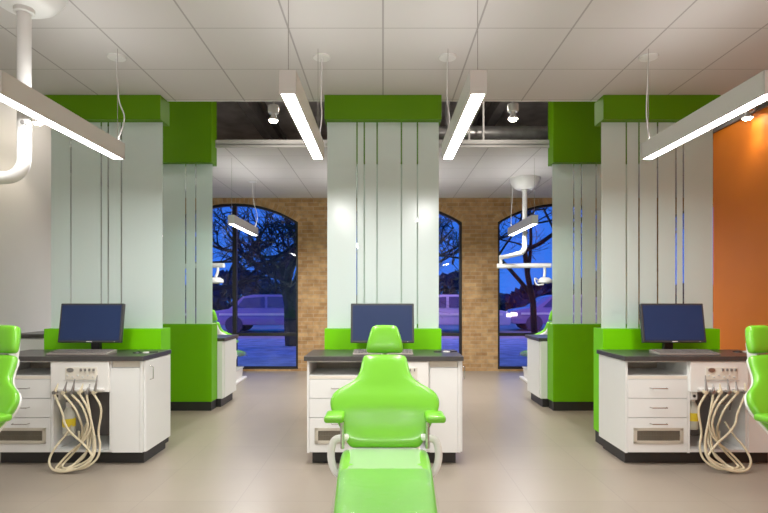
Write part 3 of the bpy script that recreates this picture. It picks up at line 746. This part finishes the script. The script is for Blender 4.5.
# ------------------------------------------------------------------ ceiling dental lamps
def dental_lamp(x, y, label, arm1, arm2, headoff):
    t = thing('ceiling_dental_lamp', label, 'dental lamp', (x, y, CZ))
    MB().lathe([(0, 0), (.21, 0), (.21, -.035), (.195, -.075), (.15, -.135), (.11, -.16), (0, -.165)], (0, 0, 0), 40).build('ceiling_bowl', M_['lamp'], t, smooth=True)
    zb = -1.07; a1 = Vector(arm1); u = a1.normalized(); r = .10
    pts = [(0, 0, -.16), (0, 0, zb + r)]
    for k in range(1, 8):
        a = k / 8 * PI / 2; pts.append((u.x * r * (1 - math.cos(a)), u.y * r * (1 - math.cos(a)), zb + r * (1 - math.sin(a))))
    pts += [(u.x * r, u.y * r, zb), (a1.x, a1.y, zb - .03)]
    MB().tube(pts, .034, 16).build('drop_tube', M_['lamp'], t, smooth=True)
    MB().lathe([(0, -.155), (.05, -.155), (.05, -.185), (.036, -.19)], (0, 0, 0), 24).build('tube_flange', M_['plastic_grey'], t, smooth=True)
    MB().tube([(.03, -.034, zb + .28), (.03, -.060, zb + .28)], .012, 10).build('lock_screw', M_['hand'], t, smooth=True)
    e = Vector((a1.x, a1.y, zb - .03))
    MB().tube([e + Vector((0, 0, .035)), e + Vector((0, 0, -.15))], [.03, .026], 14).build('swivel', M_['lamp'], t, smooth=True)
    b = e + Vector((0, 0, -.13)); a2 = Vector(arm2); v = a2.normalized()
    MB().tube([b - v * .06, b + a2], .036, 16).build('swing_arm', M_['lamp'], t, smooth=True)
    q = b + v * (a2.length - headoff)
    MB().tube(smooth_path([q, q + Vector((0, -.02, -.10)), q + Vector((-.02, -.05, -.18))], 5), .02, 12).build('head_neck', M_['lamp'], t, smooth=True)
    h = MB(); c = q + Vector((-.01, -.06, -.23))
    h.lathe([(0, .05), (.06, .045), (.105, .01), (.11, -.02), (.10, -.035)], c, 24)
    hd = h.build('lamp_head', M_['lamp'], t, smooth=True)
    MB().lathe([(.098, -.033), (.05, -.045), (0, -.048)], c, 24).build('reflector', M_['reflector'], hd, smooth=True)
    MB().tube(smooth_path([c + Vector((-.10, -.03, .0)), c + Vector((-.17, -.06, .03)), c + Vector((-.15, -.09, -.06)), c + Vector((-.05, -.10, -.06))], 6), .011, 8).build('grab_handle', M_['lamp'], hd, smooth=True)
    return t
dental_lamp(2.04, 7.60, 'white ceiling dental lamp with bowl and swing arm beside a rear pendant', (-.22, .55, 0), (.72, -.18, 0), .10)
dental_lamp(-2.90, 7.60, 'white dental lamp whose head peeks out beside the rear partition on the white wall side', (-.22, .55, 0), (.72, -.18, 0), .10)
dental_lamp(-1.93, 2.84, 'large white ceiling dental lamp with thick drop tube nearest the camera', (-.75, .02, 0), (-.5, -.5, 0), .1)

# ------------------------------------------------------------------ outside at dusk
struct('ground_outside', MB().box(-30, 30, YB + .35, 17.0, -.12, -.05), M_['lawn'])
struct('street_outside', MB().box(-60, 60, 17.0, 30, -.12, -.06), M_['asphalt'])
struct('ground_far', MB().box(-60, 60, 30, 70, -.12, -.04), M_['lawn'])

def tree(x, y, h, r0, seed, label, lean=(0, 0), depth=6, fork=3):
    rnd = random.Random(seed)
    t = thing('bare_tree', label, 'tree', (x, y, -.08))
    tr = MB(); tw = MB()
    def grow(p, d, ln, r, lev):
        pts = [p]; q = p.copy(); dd = d.copy(); n = 4
        for k in range(n):
            dd = (dd + Vector((rnd.uniform(-.22, .22), rnd.uniform(-.22, .22), rnd.uniform(-.06, .14)))).normalized()
            q = q + dd * ln / n; pts.append(q.copy())
        (tr if lev <= 1 else tw).tube(pts, [r * (1 - .35 * k / n) for k in range(n + 1)], 7 if lev < 2 else 4 if lev < 4 else 3, cap=False)
        if lev >= depth or r < .004: return
        for k in range(fork + (1 if lev in (1, 2) else 0)):
            s = rnd.uniform(.45, 1.0); i = min(n - 1, int(s * n)); b = pts[i].lerp(pts[i + 1], s * n - i) if s < 1 else pts[-1]
            ax = Vector((rnd.uniform(-1, 1), rnd.uniform(-1, 1), rnd.uniform(-.45, .75))).normalized()
            nd = (dd * .55 + ax * .85).normalized()
            grow(b, nd, ln * rnd.uniform(.62, .82), r * rnd.uniform(.5, .66), lev + 1)
    grow(Vector((0, 0, 0)), Vector((lean[0], lean[1], 1)).normalized(), h, r0, 0)
    tr.build('trunk', M_['bark'], t, smooth=True)
    tw.build('branches', M_['bark'], t)
    return t
tree(-2.45, 14.5, 2.3, .24, 3, 'thick bare tree with spreading boughs outside the window on the white wall side', (.02, 0), 6, 3)
tree(-11.5, 33, 3.6, .28, 11, 'bare tree far outside the window by the peeking rear lamp head', (.0, 0), 6, 3)
tree(2.4, 33, 3.6, .28, 21, 'bare tree outside the middle arched window', (0, 0), 6, 3)
tree(3.62, 12.3, 2.6, .085, 31, 'slim straight tree close outside the window behind the ceiling dental lamp', (0.0, 0), 6, 3)
tree(15, 33, 3.6, .28, 41, 'bare tree further off outside the window on the orange wall side', (-.1, 0), 6, 3)

def hedge():
    mb = MB(); rnd = random.Random(5)
    for i in range(6000):
        x = rnd.uniform(-38, 38); y = rnd.uniform(46, 52)
        top = 2.6 + .9 * math.sin(x * .37) + .6 * math.sin(x * .9 + 1)
        z = rnd.uniform(0, 1) ** .8 * top; s = rnd.uniform(.25, .6)
        c = Vector((x, y, z)); a = Vector((rnd.uniform(-1, 1), rnd.uniform(-1, 1), rnd.uniform(-1, 1))).normalized() * s
        b = a.cross(Vector((rnd.uniform(-1, 1), rnd.uniform(-1, 1), rnd.uniform(-1, 1)))).normalized() * s * .8
        mb.bm.faces.new([mb.bm.verts.new(c + p) for p in (a, b, -a, -b)])
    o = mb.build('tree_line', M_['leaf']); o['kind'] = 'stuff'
    tag(o, 'dark blue band of foliage across the street beyond the windows', 'foliage')
hedge()

def car(x, y, paint, label, face=1):  # light trails drawn as standing cars, their colours put into the paints
    t = thing('car', label, 'car', (x, y, -.06), 0 if face > 0 else PI)
    body = [(-2.2, .30), (-2.25, .55), (-2.15, .82), (-1.55, .90), (-1.05, 1.36), (-.65, 1.44), (.35, 1.44), (.75, 1.36), (1.30, .95), (2.05, .82), (2.22, .62), (2.22, .30)]
    MB().prism(body, 'y', -.85, .85, .05).build('car_body', M_[paint], t, smooth=True, angle=30)
    for s in (-1, 1):
        MB().prism([(-1.25, .95), (-.98, 1.30), (-.20, 1.36), (-.20, .95)], 'y', s * .852, s * .866).build('side_window', M_['car_glass'], t)
        MB().prism([(-.10, .95), (-.10, 1.36), (.40, 1.36), (.68, 1.30), (1.05, .95)], 'y', s * .852, s * .866).build('side_window', M_['car_glass'], t)
        MB().box(-1.9, 1.9, min(s * .85, s * .872), max(s * .85, s * .872), .66, .74, .005).build('light_trail_moulding', M_['plastic'], t)  # pale strip stands in for the white light trail
        for xx in (-1.35, 1.38):
            MB().tube([(xx, s * .66, .32), (xx, s * .88, .32)], .32, 24).build('wheel', M_['tyre'], t, smooth=True)
        MB().box(2.04, 2.235, min(s * .50, s * .86), max(s * .50, s * .86), .60, .74, .02).build('head_lamp', M_['head'], t)
        MB().box(-2.245, -2.03, min(s * .50, s * .86), max(s * .50, s * .86), .64, .80, .02).build('tail_lamp', M_['tail'], t)
    return t
car(-4.2, 20.5, 'car_lilac', 'lilac car on the street beyond the window on the white wall side', 1)
car(-8.9, 20.5, 'car_dark', 'plum car behind the lilac one on the street outside', 1)
car(2.55, 20.5, 'car_white', 'pale car on the street beyond the middle arched window', 1)
car(7.3, 21.5, 'car_lilac', 'lilac car on the street beyond the window behind the ceiling dental lamp', -1)

# ------------------------------------------------------------------ lighting, world, camera
def area(name, loc, sx, sy, p, col=(1, .985, .955), rx=0):
    l = bpy.data.lights.new(name, 'AREA'); l.shape = 'RECTANGLE'; l.size = sx; l.size_y = sy; l.energy = p; l.color = col
    o = bpy.data.objects.new(name, l); COL.objects.link(o); o.location = loc; o.rotation_euler = (rx, 0, 0); return o
for x in (-1.83, -.448, .448, 1.83):           # added fill lights behind the camera, no lamps known there
    area('room_fill', (x, -.6, 2.2), .06, 1.2, 17)
    area('room_upfill', (x, -1.0, 1.9), .06, 1.2, 9, rx=PI)
for x in (-.45, .45):
    area('rear_fill', (x, 7.4, 2.2), .06, 1.2, 20, (1, .95, .86)); area('rear_upfill', (x, 7.4, 2.3), .06, 1.2, 3, rx=PI)  # added unseen lights that brighten the brick and rear ceiling

for x in (-9, 1, 9): area('street_tint_fill', (x, 18.3, 4.2), 1.5, 1.5, 95, (1.0, .5, .95))  # added pink-violet light that tints the cars
w = bpy.data.worlds.new('dusk'); SC.world = w; w.use_nodes = True
nt = w.node_tree; bg = nt.nodes['Background']
tc = nt.nodes.new('ShaderNodeTexCoord'); sp = nt.nodes.new('ShaderNodeSeparateXYZ'); nt.links.new(tc.outputs['Generated'], sp.inputs[0])
rp = nt.nodes.new('ShaderNodeValToRGB'); nt.links.new(sp.outputs['Z'], rp.inputs['Fac'])
rp.color_ramp.elements[0].position = 0.0; rp.color_ramp.elements[0].color = (.026, .13, .62, 1)
rp.color_ramp.elements[1].position = 0.5; rp.color_ramp.elements[1].color = (.012, .085, .50, 1)
nt.links.new(rp.outputs['Color'], bg.inputs['Color']); bg.inputs['Strength'].default_value = 1.1

cam = bpy.data.cameras.new('camera'); co = bpy.data.objects.new('camera', cam); COL.objects.link(co)
co.location = (0, 0, 1.27); co.rotation_euler = (PI / 2, 0, 0)
cam.sensor_width = 36; cam.lens = 528 / 768 * 36
cam.shift_x = 1.0 / 768; cam.shift_y = 41.0 / 768
cam.clip_end = 200
SC.camera = co
SC.view_settings.view_transform = 'Standard'
SC.view_settings.look = 'None'
SC.view_settings.exposure = 0.42
SC.view_settings.gamma = 1.06
SC.cycles.use_denoising = True
SC.cycles.max_bounces = 10
SC.cycles.sample_clamp_indirect = 6
